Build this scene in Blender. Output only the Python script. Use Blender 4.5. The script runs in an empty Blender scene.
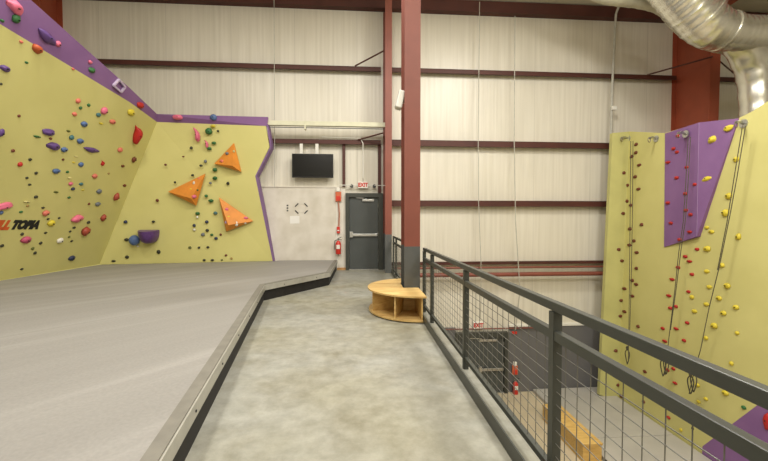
import bpy, bmesh, math, random
from mathutils import Vector, Matrix, noise
random.seed(7)
W, H, F = 768, 461, 376.0
S = bpy.context.scene
COL = S.collection
V = Vector
# ------------------------------------------------------------------ camera
yaw = math.atan(27/376.1); pit = math.atan(10.5/377.0)
FW = V((math.sin(yaw)*math.cos(pit), math.cos(yaw)*math.cos(pit), -math.sin(pit)))
RT = V((math.cos(yaw), -math.sin(yaw), 0)); UP = RT.cross(FW)
EYE = V((0, 0, 1.5))
cd = bpy.data.cameras.new('camera'); cam = bpy.data.objects.new('camera', cd); COL.objects.link(cam)
cd.sensor_width = 36; cd.lens = F/W*36; cd.clip_end = 200; cd.clip_start = .05
m = Matrix.Identity(4)
for i in range(3):
    m[i][0] = RT[i]; m[i][1] = UP[i]; m[i][2] = -FW[i]; m[i][3] = EYE[i]
cam.matrix_world = m; S.camera = cam
def ray(x, y): return FW + RT*((x-W/2)/F) + UP*(-(y-H/2)/F)
def onp(x, y, p0, n):
    d = ray(x, y); return EYE + d*((V(p0)-EYE).dot(V(n))/d.dot(V(n)))
def onY(x, y, Y): return onp(x, y, (0, Y, 0), (0, 1, 0))
def onX(x, y, X): return onp(x, y, (X, 0, 0), (1, 0, 0))
def onZ(x, y, Z): return onp(x, y, (0, 0, Z), (0, 0, 1))
def pln(a, b, c):
    n = (b-a).cross(c-a).normalized()
    if n.dot(EYE-a) < 0: n = -n
    return (a, n)

# ------------------------------------------------------------------ materials
def lin(c):
    c = c/255.0
    return c/12.92 if c <= .04045 else ((c+.055)/1.055)**2.4
def rgb(t): return (lin(t[0]), lin(t[1]), lin(t[2]), 1)
MC = {}
def mat(name, c, rough=.6, metal=0, var=.06, vscale=6, bump=0, bscale=40, c2=None, spec=.5):
    if name in MC: return MC[name]
    m = bpy.data.materials.new(name); m.use_nodes = True; MC[name] = m
    nt = m.node_tree; N = nt.nodes; L = nt.links
    b = N['Principled BSDF']; b.inputs['Roughness'].default_value = rough; b.inputs['Metallic'].default_value = metal
    b.inputs['Specular IOR Level'].default_value = spec
    tc = N.new('ShaderNodeTexCoord'); nz = N.new('ShaderNodeTexNoise')
    nz.inputs['Scale'].default_value = vscale; nz.inputs['Detail'].default_value = 5
    L.new(tc.outputs['Object'], nz.inputs['Vector'])
    rp = N.new('ShaderNodeValToRGB')
    a = rgb(c); d = rgb(c2) if c2 else tuple(x*(1-var*2.5) for x in a[:3])+(1,)
    rp.color_ramp.elements[0].position = .35; rp.color_ramp.elements[1].position = .62
    rp.color_ramp.elements[0].color = d; rp.color_ramp.elements[1].color = a
    L.new(nz.outputs['Fac'], rp.inputs['Fac']); L.new(rp.outputs['Color'], b.inputs['Base Color'])
    if bump:
        n2 = N.new('ShaderNodeTexNoise'); n2.inputs['Scale'].default_value = bscale; n2.inputs['Detail'].default_value = 6
        L.new(tc.outputs['Object'], n2.inputs['Vector'])
        bp = N.new('ShaderNodeBump'); bp.inputs['Strength'].default_value = bump; bp.inputs['Distance'].default_value = .01
        L.new(n2.outputs['Fac'], bp.inputs['Height']); L.new(bp.outputs['Normal'], b.inputs['Normal'])
    return m
def nodes(m):
    nt = m.node_tree; return nt, nt.nodes, nt.links, nt.nodes['Principled BSDF']
def mapped(N, L, scale, rot=(0, 0, 0)):
    tc = N.new('ShaderNodeTexCoord'); mp = N.new('ShaderNodeMapping')
    mp.inputs['Scale'].default_value = scale; mp.inputs['Rotation'].default_value = rot
    L.new(tc.outputs['Object'], mp.inputs['Vector']); return mp
def mixc(N, L, fac, a, b, mode='MIX'):
    x = N.new('ShaderNodeMix'); x.data_type = 'RGBA'; x.blend_type = mode
    for s, v in ((0, fac), (6, a), (7, b)):
        if isinstance(v, (float, int)): x.inputs[s].default_value = v
        elif isinstance(v, tuple): x.inputs[s].default_value = v
        else: L.new(v, x.inputs[s])
    return x.outputs[2]
def ramp(N, L, src, stops):
    r = N.new('ShaderNodeValToRGB'); e = r.color_ramp.elements
    while len(e) < len(stops): e.new(.5)
    for i, (p, c) in enumerate(stops): e[i].position = p; e[i].color = c if len(c) == 4 else (*c, 1)
    L.new(src, r.inputs['Fac']); return r.outputs['Color']

def make_cladding():
    m = bpy.data.materials.new('white_insulated_cladding'); m.use_nodes = True
    nt, N, L, b = nodes(m)
    b.inputs['Roughness'].default_value = .38
    mp = mapped(N, L, (1, 0, 0))
    w = N.new('ShaderNodeTexWave'); w.wave_type = 'BANDS'; w.bands_direction = 'X'; w.inputs['Scale'].default_value = 2.6
    w.inputs['Distortion'].default_value = 0
    L.new(mp.outputs[0], w.inputs['Vector'])
    n1 = N.new('ShaderNodeTexNoise'); mp2 = mapped(N, L, (7, 0, .25)); n1.inputs['Scale'].default_value = 1.6; n1.inputs['Detail'].default_value = 6
    L.new(mp2.outputs[0], n1.inputs['Vector'])
    n2 = N.new('ShaderNodeTexNoise'); n2.inputs['Scale'].default_value = .5; mp3 = mapped(N, L, (1, 1, 1)); L.new(mp3.outputs[0], n2.inputs['Vector'])
    # seams every 1.83 m
    sx = N.new('ShaderNodeSeparateXYZ'); tc = N.new('ShaderNodeTexCoord'); L.new(tc.outputs['Object'], sx.inputs[0])
    dv = N.new('ShaderNodeMath'); dv.operation = 'DIVIDE'; dv.inputs[1].default_value = 1.83; L.new(sx.outputs['X'], dv.inputs[0])
    fr = N.new('ShaderNodeMath'); fr.operation = 'FRACT'; L.new(dv.outputs[0], fr.inputs[0])
    seam = ramp(N, L, fr.outputs[0], [(0, (0, 0, 0)), (.006, (0, 0, 0)), (.012, (1, 1, 1)), (1, (1, 1, 1))])
    base = ramp(N, L, n1.outputs['Fac'], [(.3, rgb((205, 199, 182))), (.7, rgb((226, 221, 206)))])
    base = mixc(N, L, .35, base, ramp(N, L, n2.outputs['Fac'], [(.3, rgb((205, 200, 184))), (.7, rgb((232, 226, 210)))]))
    base = mixc(N, L, .16, base, seam, 'MULTIPLY')
    L.new(base, b.inputs['Base Color'])
    ad = N.new('ShaderNodeMath'); ad.operation = 'MULTIPLY_ADD'; ad.inputs[1].default_value = .22
    L.new(w.outputs['Fac'], ad.inputs[0]); L.new(n1.outputs['Fac'], ad.inputs[2])
    bp = N.new('ShaderNodeBump'); bp.inputs['Strength'].default_value = .3; bp.inputs['Distance'].default_value = .015
    L.new(ad.outputs[0], bp.inputs['Height']); L.new(bp.outputs[0], b.inputs['Normal'])
    return m
def make_concrete():
    m = bpy.data.materials.new('polished_concrete'); m.use_nodes = True
    nt, N, L, b = nodes(m)
    mp = mapped(N, L, (1, 1, 1))
    a = N.new('ShaderNodeTexNoise'); a.inputs['Scale'].default_value = 2.1; a.inputs['Detail'].default_value = 9; a.inputs['Roughness'].default_value = .65; a.inputs['Distortion'].default_value = .6
    c = N.new('ShaderNodeTexNoise'); c.inputs['Scale'].default_value = 6; c.inputs['Detail'].default_value = 8; c.inputs['Roughness'].default_value = .7
    d = N.new('ShaderNodeTexNoise'); d.inputs['Scale'].default_value = .55; d.inputs['Detail'].default_value = 3
    for q in (a, c, d): L.new(mp.outputs[0], q.inputs['Vector'])
    base = ramp(N, L, a.outputs['Fac'], [(.28, rgb((124, 121, 105))), (.5, rgb((140, 139, 128))), (.75, rgb((150, 150, 141)))])
    st = ramp(N, L, d.outputs['Fac'], [(.42, (1, 1, 1)), (.6, rgb((240, 233, 205)))])
    base = mixc(N, L, .8, base, st, 'MULTIPLY')
    base = mixc(N, L, .25, base, ramp(N, L, c.outputs['Fac'], [(.35, rgb((105, 104, 96))), (.65, rgb((190, 188, 178)))]))
    L.new(base, b.inputs['Base Color'])
    L.new(ramp(N, L, a.outputs['Fac'], [(.3, (.38,)*3), (.7, (.6,)*3)]), b.inputs['Roughness'])
    return m
def make_carpet():
    m = bpy.data.materials.new('grey_mat_vinyl'); m.use_nodes = True
    nt, N, L, b = nodes(m); b.inputs['Roughness'].default_value = .62
    ang = math.radians(41)
    mp = mapped(N, L, (1, 1, 1), (0, 0, ang))
    sep = N.new('ShaderNodeMapping'); sep.inputs['Scale'].default_value = (3.2, .12, 1); L.new(mp.outputs[0], sep.inputs['Vector'])
    a = N.new('ShaderNodeTexNoise'); a.inputs['Scale'].default_value = 1.0; a.inputs['Detail'].default_value = 5; L.new(sep.outputs[0], a.inputs['Vector'])
    c = N.new('ShaderNodeTexNoise'); c.inputs['Scale'].default_value = 40; c.inputs['Detail'].default_value = 3; L.new(mp.outputs[0], c.inputs['Vector'])
    base = ramp(N, L, a.outputs['Fac'], [(.3, rgb((132, 129, 124))), (.55, rgb((138, 135, 130))), (.66, rgb((148, 145, 140))), (.72, rgb((138, 135, 130)))])
    base = mixc(N, L, .12, base, ramp(N, L, c.outputs['Fac'], [(.3, rgb((120, 116, 110))), (.7, rgb((185, 180, 172)))]))
    L.new(base, b.inputs['Base Color'])
    bp = N.new('ShaderNodeBump'); bp.inputs['Strength'].default_value = .25; bp.inputs['Distance'].default_value = .02
    L.new(a.outputs['Fac'], bp.inputs['Height']); L.new(bp.outputs[0], b.inputs['Normal'])
    return m
def make_ply(name='birch_plywood', c1=(214, 182, 118), c2=(190, 150, 88)):
    m = bpy.data.materials.new(name); m.use_nodes = True
    nt, N, L, b = nodes(m); b.inputs['Roughness'].default_value = .45
    mp = mapped(N, L, (2, 14, 14))
    a = N.new('ShaderNodeTexNoise'); a.inputs['Scale'].default_value = 1.5; a.inputs['Detail'].default_value = 6; a.inputs['Distortion'].default_value = .8; L.new(mp.outputs[0], a.inputs['Vector'])
    L.new(ramp(N, L, a.outputs['Fac'], [(.32, rgb(c2)), (.6, rgb(c1))]), b.inputs['Base Color'])
    return m
CLAD = make_cladding(); CONC = make_concrete(); CARP = make_carpet(); PLY = make_ply(); PINE = make_ply('pine_timber', (214, 178, 104), (190, 150, 78))
def climb(name, c, c2):
    return mat(name, c, .75, var=.05, vscale=1.1, bump=.3, bscale=120, c2=c2)
YEL = climb('yellow_wall_paint', (207, 200, 128), (201, 194, 122))
PUR = climb('purple_wall_paint', (136, 98, 146), (127, 89, 138))
PLIL = mat('lilac_edge_paint', (150, 120, 160), .6)
RED = mat('red_oxide_steel', (132, 72, 57), .5, var=.05, vscale=2)
DRED = mat('dark_red_oxide_steel', (80, 38, 28), .6, var=.08, vscale=2)
GREYP = mat('grey_painted_steel', (88, 90, 88), .45, var=.05, vscale=4)
DGREY = mat('charcoal_painted_steel', (62, 64, 58), .4, var=.05, vscale=5)
DOORM = mat('charcoal_door_paint', (72, 76, 74), .45, var=.04, vscale=3)
LWALL = mat('grey_wainscot', (104, 103, 103), .6, var=.03, vscale=1)
WPLY = mat('white_painted_plywood', (216, 210, 198), .55, var=.04, vscale=2.2, c2=(200, 193, 178))
BLK = mat('black_foam', (26, 22, 20), .7, var=.2, vscale=9)
BLKG = mat('black_glossy_screen', (10, 10, 11), .2, spec=.4)
BLKP = mat('black_plastic', (24, 24, 25), .4)
ALU = mat('brushed_aluminium', (200, 200, 196), .35, metal=.9, vscale=12)
GALV = mat('galvanised_duct', (228, 226, 214), .27, metal=.85, var=.03, vscale=3)
TRIMS = mat('pale_edge_strip', (166, 163, 152), .4, var=.06, vscale=7)
BORD = mat('dark_mat_border', (122, 118, 108), .7, var=.06, vscale=9)
WHITE = mat('white_plastic', (228, 226, 216), .4, var=.02)
CREAM = mat('cream_tube_paint', (216, 214, 186), .5, var=.03)
CEIL = mat('cream_ceiling_insulation', (206, 200, 180), .6, var=.04, vscale=.8)
TAN = mat('tan_lower_flooring', (196, 182, 152), .6, var=.05, vscale=2)
PAD = mat('light_grey_pad', (176, 172, 162), .6, var=.04, vscale=2)
SLAB = mat('pale_concrete_edge', (172, 165, 150), .7, var=.06, vscale=6)
REDP = mat('safety_red', (204, 48, 34), .4)
ORG = mat('orange_volume_paint', (222, 140, 48), .55, var=.05, vscale=5)
ROPEM = mat('rope_black_grey', (92, 87, 68), .8, var=.25, vscale=60)
WCORD = mat('pale_cord', (186, 184, 172), .7)
BASEW = make_ply('raw_wood_base', (196, 150, 96), (160, 112, 62))
PAPER = mat('white_paper', (232, 230, 224), .8, var=.01)
BRASSG = mat('grey_hanger_metal', (128, 118, 100), .4, metal=.7)
HC = dict(pink=(226, 112, 140), magenta=(190, 82, 112), red=(186, 36, 30), brick=(166, 72, 52), brown=(112, 54, 32), orange=(190, 88, 44),
    green=(52, 110, 58), olive=(96, 102, 40), dark=(52, 52, 34), blue=(86, 112, 160), navy=(48, 56, 84), purple=(96, 66, 128), teal=(66, 112, 116),
    yellow=(222, 202, 58), pale=(214, 204, 140), white=(230, 226, 214), lilac=(180, 150, 190), salmon=(220, 120, 100), grey=(112, 118, 124), tan=(170, 140, 80))
def hm(c): return mat(c+'_hold_resin', HC[c], .5, var=.08, vscale=20, bump=.2, bscale=90)

# ------------------------------------------------------------------ object helpers
def obj(name, bm, m, parent=None, smooth=False, mat2=None):
    me = bpy.data.meshes.new(name); bmesh.ops.recalc_face_normals(bm, faces=bm.faces); bm.to_mesh(me); bm.free()
    me.materials.append(m)
    if mat2: me.materials.append(mat2)
    if smooth:
        for p in me.polygons: p.use_smooth = True
        try: me.set_sharp_from_angle(angle=math.radians(40))
        except Exception: pass
    o = bpy.data.objects.new(name, me); COL.objects.link(o)
    if parent:
        o.parent = parent
        o.matrix_parent_inverse = Matrix.Identity(4)
        off = ORG_.setdefault(parent.name, V((0, 0, 0)))
        if off.length: me.transform(Matrix.Translation(-off))
        ORG_child(o, off)
    return o
PO = {}; ORG_ = {}
def ORG_child(o, off): ORG_[o.name] = off.copy()
def tag(o, label=None, cat=None, group=None, kind=None):
    if label: o['label'] = label
    if cat: o['category'] = cat
    if group: o['group'] = group
    if kind: o['kind'] = kind
    return o
def thing(name, loc, label, cat, group=None):
    """Empty at the thing's base; parts are given in world coordinates."""
    o = bpy.data.objects.new(name, None); COL.objects.link(o); o.location = loc; o.empty_display_size = .1
    ORG_[o.name] = V(loc); return tag(o, label, cat, group)
def struct(name, bm, m, parent=None, **k):
    o = obj(name, bm, m, parent, **k)
    if not parent: o['kind'] = 'structure'
    return o
def box(bm, x0, x1, y0, y1, z0, z1, bev=0):
    r = bmesh.ops.create_cube(bm, size=1)
    vs = r['verts']
    for v in vs: v.co = V(((x0+x1)/2+v.co.x*(x1-x0), (y0+y1)/2+v.co.y*(y1-y0), (z0+z1)/2+v.co.z*(z1-z0)))
    if bev:
        es = {e for v in vs for e in v.link_edges}
        bmesh.ops.bevel(bm, geom=list(es), offset=bev, segments=2, affect='EDGES', profile=.5)
    return bm
def B(*a, bev=0): return box(bmesh.new(), *a, bev=bev)
def tube(bm, pts, r, n=8, cap=True, radii=None):
    pts = [V(p) for p in pts]; rings = []
    prev = None
    for i, p in enumerate(pts):
        if i == 0: t = pts[1]-p
        elif i == len(pts)-1: t = p-pts[i-1]
        else: t = (pts[i+1]-p).normalized()+(p-pts[i-1]).normalized()
        t.normalize()
        if prev is None:
            a = V((0, 0, 1)) if abs(t.z) < .9 else V((1, 0, 0)); u = t.cross(a).normalized()
        else: u = (prev-t*prev.dot(t)).normalized()
        prev = u; w = t.cross(u); rr = radii[i] if radii else r
        rings.append([bm.verts.new(p+(u*math.cos(2*math.pi*k/n)+w*math.sin(2*math.pi*k/n))*rr) for k in range(n)])
    for a, b in zip(rings, rings[1:]):
        for k in range(n): bm.faces.new((a[k], a[(k+1) % n], b[(k+1) % n], b[k]))
    if cap: bm.faces.new(rings[0][::-1]); bm.faces.new(rings[-1])
    return bm
def bar(bm, p, q, w, h, up=(0, 0, 1)):
    """rectangular bar from p to q, w across, h along up"""
    p, q = V(p), V(q); t = (q-p).normalized(); u = V(up); s = t.cross(u).normalized(); u = s.cross(t)
    vs = [bm.verts.new(b+s*i*w/2+u*j*h/2) for b in (p, q) for i, j in ((-1, -1), (1, -1), (1, 1), (-1, 1))]
    for f in ((0, 1, 2, 3), (7, 6, 5, 4), (0, 4, 5, 1), (1, 5, 6, 2), (2, 6, 7, 3), (3, 7, 4, 0)): bm.faces.new([vs[i] for i in f])
    return bm
def prism(bm, poly, d, m_side=None):
    """poly: list of world points; extruded by vector d; returns bm"""
    a = [bm.verts.new(p) for p in poly]; b = [bm.verts.new(V(p)+d) for p in poly]
    f = bm.faces.new(a); bm.faces.new(b[::-1])
    n = len(a)
    for i in range(n):
        g = bm.faces.new((a[i], b[i], b[(i+1) % n], a[(i+1) % n]))
        if m_side is not None: g.material_index = m_side
    return bm
def ibeam(bm, cx, y0, y1, z0, z1, bf, tf=.014, tw=.012, n=1):
    """I section, web in the plane x=cx, flanges at y0 and y1"""
    box(bm, cx-bf/2, cx+bf/2, y0, y0+tf, z0, z1); box(bm, cx-bf/2, cx+bf/2, y1-tf, y1, z0, z1)
    box(bm, cx-tw/2, cx+tw/2, y0+tf, y1-tf, z0, z1); return bm
def text(name, s, size, mtx, m, parent, ext=.003, bold=0):
    c = bpy.data.curves.new(name, 'FONT'); c.body = s; c.size = size; c.extrude = ext; c.align_x = 'CENTER'; c.align_y = 'CENTER'; c.offset = bold
    t = bpy.data.objects.new(name, c); COL.objects.link(t); bpy.context.view_layer.update()
    me = bpy.data.meshes.new_from_object(t.evaluated_get(bpy.context.evaluated_depsgraph_get()))
    bpy.data.objects.remove(t); me.transform(mtx)
    off = ORG_.get(parent.name, V((0, 0, 0))); me.transform(Matrix.Translation(-off)); me.materials.clear(); me.materials.append(m)
    o = bpy.data.objects.new(name, me); COL.objects.link(o); o.parent = parent; return o
def frame_mtx(p, x, y, z):
    m = Matrix.Identity(4)
    for i in range(3): m[i][0] = x[i]; m[i][1] = y[i]; m[i][2] = z[i]; m[i][3] = p[i]
    return m

# ------------------------------------------------------------------ the setting
YB = 11.4            # inner face of the back wall
XD = 1.17            # edge of the upper deck
ZL = -3.9            # lower floor
bm = B(-12, XD, -7, YB, -.32, 0); struct('floor', bm, CONC)
struct('floor_lower', B(XD-2, 15, -7, YB, ZL-.2, ZL), TAN)
bm = B(-12, 15, YB, YB+.2, ZL-.2, 9.6); struct('wall_back', bm, CLAD)
WP = mat('plain_cream_wall', (206, 200, 184), .6, var=.03, vscale=.6)
struct('wall_left', B(-12.2, -12, -7, YB, -.3, 10.6), WP)
struct('wall_right', B(15, 15.2, -7, YB, ZL-.2, 10.6), WP)
struct('wall_front', B(-12, 15, -7.2, -7, ZL-.2, 10.6), WP)
struct('wall_under_deck', B(XD-.25, XD-.1, -7, YB, ZL, -.32), LWALL)
bm = bmesh.new()   # roof rises towards the camera from the eave
prism(bm, [V((-12.2, YB+.2, 8.05)), V((15.2, YB+.2, 8.05)), V((15.2, -7.2, 9.75)), V((-12.2, -7.2, 9.75))], V((0, 0, .2))); struct('ceiling', bm, CEIL)
# grey painted lower wall
x0 = onY(508, 380, YB).x; struct('trim_1', B(x0, 8.2, YB-.05, YB, ZL, -1.83), LWALL)
struct('trim_2', B(x0, 8.2, YB-.08, YB, -1.83, -1.76), WHITE)
struct('trim_3', B(XD, onY(455, 380, YB).x, YB-.05, YB, ZL, -1.83), LWALL)

# ------------------------------------------------------------------ structural steel
eb = obj('eave_beam', box(B(-12, 15, YB-.22, YB-.2, 7.74, 8.03), -12, 15, YB-.22, YB, 8.03, 8.05), DRED)
eb.data.transform(Matrix.Identity(4))
bm = bmesh.new(); bm.from_mesh(eb.data); box(bm, -12, 15, YB-.22, YB, 7.72, 7.74); bm.to_mesh(eb.data); bm.free()
tag(eb, 'long dark red steel beam along the top of the back wall under the ceiling', 'beam')
def girt(x0, x1, z, label, hgt=.12):
    bm = B(x0, x1, YB-.2, YB, z+hgt/2-.008, z+hgt/2); box(bm, x0, x1, YB-.2, YB-.19, z-hgt/2, z+hgt/2); box(bm, x0, x1, YB-.2, YB-.14, z-hgt/2-.006, z-hgt/2)
    o = obj('steel_girt', bm, DRED); tag(o, label, 'girt'); return o
CX0, CX1 = .79, .98
ZR = {}; XF = onY(676, 90, YB).x
for k, (px, py) in dict(a=(500, 72.5), b=(500, 144), c=(500, 203.5), d=(500, 263)).items(): ZR[k] = onY(px, py, YB-.2).z
girt(-8.8, CX0-.08, ZR['a'], 'long dark red girt left of the steel columns, above the climbing wall')
girt(CX1, XF-.16, ZR['a'], 'upper dark red girt on the right of the columns, second line below the ceiling')
girt(XF+.16, 15, ZR['a'], 'short dark red girt on the wall right of the big tapered column')
girt(onY(262, 140, YB).x, CX0-.08, ZR['b'], 'dark red girt above the black television')
girt(CX1, XF-.16, ZR['b'], 'middle dark red girt on the cream wall right of the columns', .17)
girt(CX1, XF-.16, ZR['c'], 'dark red girt at head height on the cream wall right of the columns', .17)
girt(CX1, XF-.16, ZR['d'], 'lowest thin dark red girt just above the two red pipes', .07)
for i, (py, r, lab) in enumerate(((267.5, .03, 'thinner upper red pipe running along the back wall behind the railing'), (274.5, .065, 'thicker lower red pipe running along the back wall behind the railing'))):
    z = onY(500, py, YB-.3).z
    o = obj('red_pipe', tube(bmesh.new(), [(1.1, YB-.3, z), (8.1, YB-.3, z)], r, 12), RED, smooth=True); tag(o, lab, 'pipe')
# near column
t = thing('steel_column', (.90, 6.36, 0), 'red steel column with dark grey base rising through the plywood bench', 'column')
NX0, NX1, NY0, NY1 = .768, 1.028, 6.08, 6.54
zc = onY(411, 246.5, NY0).z
obj('shaft', ibeam(bmesh.new(), (NX0+NX1)/2, NY0, NY1, zc, 8.55, NX1-NX0), RED, t)
o = obj('grey_base', ibeam(bmesh.new(), (NX0+NX1)/2, NY0, NY1, 0, zc, NX1-NX0), GREYP, t); o['label'] = 'dark grey painted lower part'
# column by the door
t = thing('steel_column', (.885, 10.93, 0), 'red steel column with grey base standing at the back wall right of the door', 'column')
zc = onY(389, 234.5, 10.56).z
obj('shaft', ibeam(bmesh.new(), .885, 10.56, 11.38, zc, 7.7, .19), RED, t)
o = obj('grey_base', ibeam(bmesh.new(), .885, 10.56, 11.38, 0, zc, .19), GREYP, t); o['label'] = 'dark grey painted lower part'
# big frame columns
RED_LIT = mat('red_oxide_steel_lit', (158, 76, 50), .5, var=.05, vscale=2)  # brighter, more orange copy of the red oxide: stronger light put into the colour
def frame_col(x, ynear_bot, ynear_top, z0, lab, fl=.3):
    t = thing('frame_column', (x, YB-.3, z0), lab, 'column')
    bm = bmesh.new()
    yb, yt = ynear_bot, ynear_top; zt = 8.0
    prism(bm, [V((x-.008, YB, z0)), V((x-.008, yb, z0)), V((x-.008, yt, zt)), V((x-.008, YB, zt))], V((.016, 0, 0))); obj('web', bm, RED_LIT, t)
    bm = bmesh.new(); bar(bm, (x, yb, z0), (x, yt, zt), fl, .02, (0, -1, 0)); obj('flange', bm, RED_LIT, t)
    bm = B(x-fl/2, x+fl/2, YB-.02, YB, z0, zt); obj('flange', bm, RED_LIT, t)
    t2 = thing('roof_rafter', (x, 4, 8.3), lab.replace('column', 'rafter').split(' behind')[0].split(' above')[0] + ' sloping up under the ceiling', 'rafter')
    bm = bmesh.new(); bar(bm, (x, yt+.1, 7.75), (x, -6.5, 9.15-.25), .016, .7); obj('web', bm, RED_LIT, t2)
    bm = bmesh.new(); bar(bm, (x, yt+.1, 7.4), (x, -6.5, 8.55), .26, .02); obj('flange', bm, RED_LIT, t2)
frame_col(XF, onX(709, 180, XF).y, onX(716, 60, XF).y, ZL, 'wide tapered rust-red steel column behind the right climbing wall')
XFL = onY(57, 10, YB).x
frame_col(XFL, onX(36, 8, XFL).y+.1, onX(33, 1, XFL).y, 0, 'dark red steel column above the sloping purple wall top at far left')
# flange braces
def brace(p, q, lab, r=.022):
    o = obj('diagonal_brace', tube(bmesh.new(), [p, q], r, 6), DRED); tag(o, lab, 'brace')
brace(onY(355, 66, YB-.2), onY(383.5, 51, 10.7), 'thin diagonal brace from the upper girt to the column by the door')
brace(onY(358, 140, YB-.2), onY(383, 133, 10.8), 'thin diagonal brace between the girt and column above the exit sign')
brace(onY(647, 75, YB-.2), onX(713, 56.5, XF-.16), 'long thin diagonal brace from the wall to the big tapered column')
brace(onY(737, 76, YB-.2), onX(716, 58, XF+.16), 'short thin diagonal brace right of the big tapered column')
# vertical posts on the left bay
t = B(onY(342.5, 150, YB).x, onY(345.3, 150, YB).x, YB-.12, YB, onY(344, 187, YB).z, ZR['b']-.06)
o = obj('steel_post', t, DRED); tag(o, 'short dark red vertical post between the television and the door', 'post')
t = B(onY(378, 160, YB-.1).x, onY(381, 160, YB-.1).x, YB-.12, YB, onY(380, 193, YB).z, ZR['b']-.06)
o = obj('steel_post', t, DRED); tag(o, 'dark red vertical post above the right side of the door frame', 'post')

# ------------------------------------------------------------------ white plywood panel, door, things round it
px0, px1 = onY(262, 230, YB-.06).x, onY(345.5, 230, YB-.06).x
zt = onY(300, 187.5, YB-.06).z
t = thing('plywood_wall_panel', ((px0+px1)/2, YB-.03, 0), 'scuffed white painted plywood panel below the television', 'wall panel')
obj('board', B(px0-.2, px1, YB-.06, YB, .0, zt), WPLY, t)
obj('top_edge', B(px0-.2, px1, YB-.08, YB, zt, zt+.03), WPLY, t)
xs = onY(337, 230, YB-.06).x
obj('corner_strip', B(xs-.015, xs+.015, YB-.075, YB-.06, 0.02, zt), WHITE, t)
o = obj('wood_base', B(xs, px1+.02, YB-.085, YB-.06, 0.002, .07), BASEW, t); o['label'] = 'raw wood base strip'
# posters
YP = YB-.061
t = thing('wall_target_marks', onY(301, 208, YP), 'four short black dashes in a ring round a faint circle on the white panel', 'wall marking')
for (x, y, dx, dy) in ((296.7, 205, 1.6, -1.6), (306, 205, 1.6, 1.6), (296.7, 212, 1.6, 1.6), (306, 212, 1.6, -1.6)):
    a = onY(x-dx, y-dy, YP-.004); b = onY(x+dx, y+dy, YP-.004); obj('dash', bar(bmesh.new(), a, b, .008, .03, (b-a).cross(V((0, 1, 0)))), BLKP, t)
c = onY(301.3, 208.3, YP)
bm = bmesh.new()
ring = [c+V((math.cos(a)*.13, -.002, math.sin(a)*.13)) for a in [i*math.pi/12 for i in range(25)]]; tube(bm, ring, .004, 5, False)
obj('faint_ring', bm, WPLY, t)
a, b = onY(290, 216, YP), onY(299.5, 223.5, YP)
o = obj('paper_notice', B(a.x, b.x, YP-.004, YP-.001, b.z, a.z), PAPER); tag(o, 'small white sheet of paper pinned below the black ring marks', 'paper')
t = thing('small_wall_lettering', onY(287.5, 208, YP), 'tiny dark illegible lettering stacked left of the ring marks', 'lettering')
for y in (205.4, 208, 210.6):
    p = onY(287.5, y, YP); obj('letter_mark', B(p.x-.025, p.x+.025, YP-.003, YP, p.z-.022, p.z+.018), BLKP, t)
# door 1
def door(n, xl, xr, fl, fr, ytop, yf, y_bar, z0, par, closer, Yd=YB, halfbar=(0, 1)):
    X0, X1 = onY(xl, y_bar, Yd-.05).x, onY(xr, y_bar, Yd-.05).x
    FX0, FX1 = onY(fl, y_bar, Yd-.1).x, onY(fr, y_bar, Yd-.1).x
    zt = onY((xl+xr)/2, ytop, Yd-.05).z; zf = onY((xl+xr)/2, yf, Yd-.1).z
    bm = B(FX0, X0, Yd-.14, Yd, z0, zf); box(bm, X1, FX1, Yd-.14, Yd, z0, zf); box(bm, X0, X1, Yd-.14, Yd, zt, zf)
    d = struct('door_%d' % n, bm, DGREY)
    leaf = obj('door_leaf', B(X0+.01, X1-.01, Yd-.07, Yd-.01, z0+.03, zt-.01, bev=.004), DOORM, d)
    bm = B(X0, X1, Yd-.12, Yd-.02, z0+.001, z0+.025); obj('threshold', bm, ALU, d)
    zb = onY((xl+xr)/2, y_bar, Yd-.12).z
    bx0 = X0+(X1-X0)*halfbar[0]; bx1 = X0+(X1-X0)*halfbar[1]
    bm = B(bx0+.03, bx1-.03, Yd-.13, Yd-.09, zb-.04, zb+.04, bev=.008); pb = obj('push_bar', bm, ALU, d)
    bm = B(bx0+.02, bx0+.12, Yd-.145, Yd-.07, zb-.07, zb+.1, bev=.006); obj('latch_case', bm, ALU, pb)
    zc = zt-.09
    bm = B(X0+(X1-X0)*.45, X0+(X1-X0)*.85, Yd-.12, Yd-.07, zc-.035, zc+.03, bev=.005)
    bar(bm, (X0+(X1-X0)*.5, Yd-.14, zc+.06), (X0+(X1-X0)*.25, Yd-.1, zc+.07), .015, .02); obj('door_closer', bm, ALU, d)
    for k in range(3):
        zz = z0+(zt-z0)*(.12+.38*k); obj('hinge', tube(bmesh.new(), [(X1-.005, Yd-.075, zz-.05), (X1-.005, Yd-.075, zz+.05)], .01, 6), ALU, d)
    return d, X0, X1, FX0, FX1, zt, zf
d1 = door(1, 349, 378.3, 345.8, 383, 197.3, 193.2, 235, 0, None, True)
d2 = door(2, 458, 503.5, 455, 507.5, 337, 332.5, 370, ZL, None, True, halfbar=(.42, 1))
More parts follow.
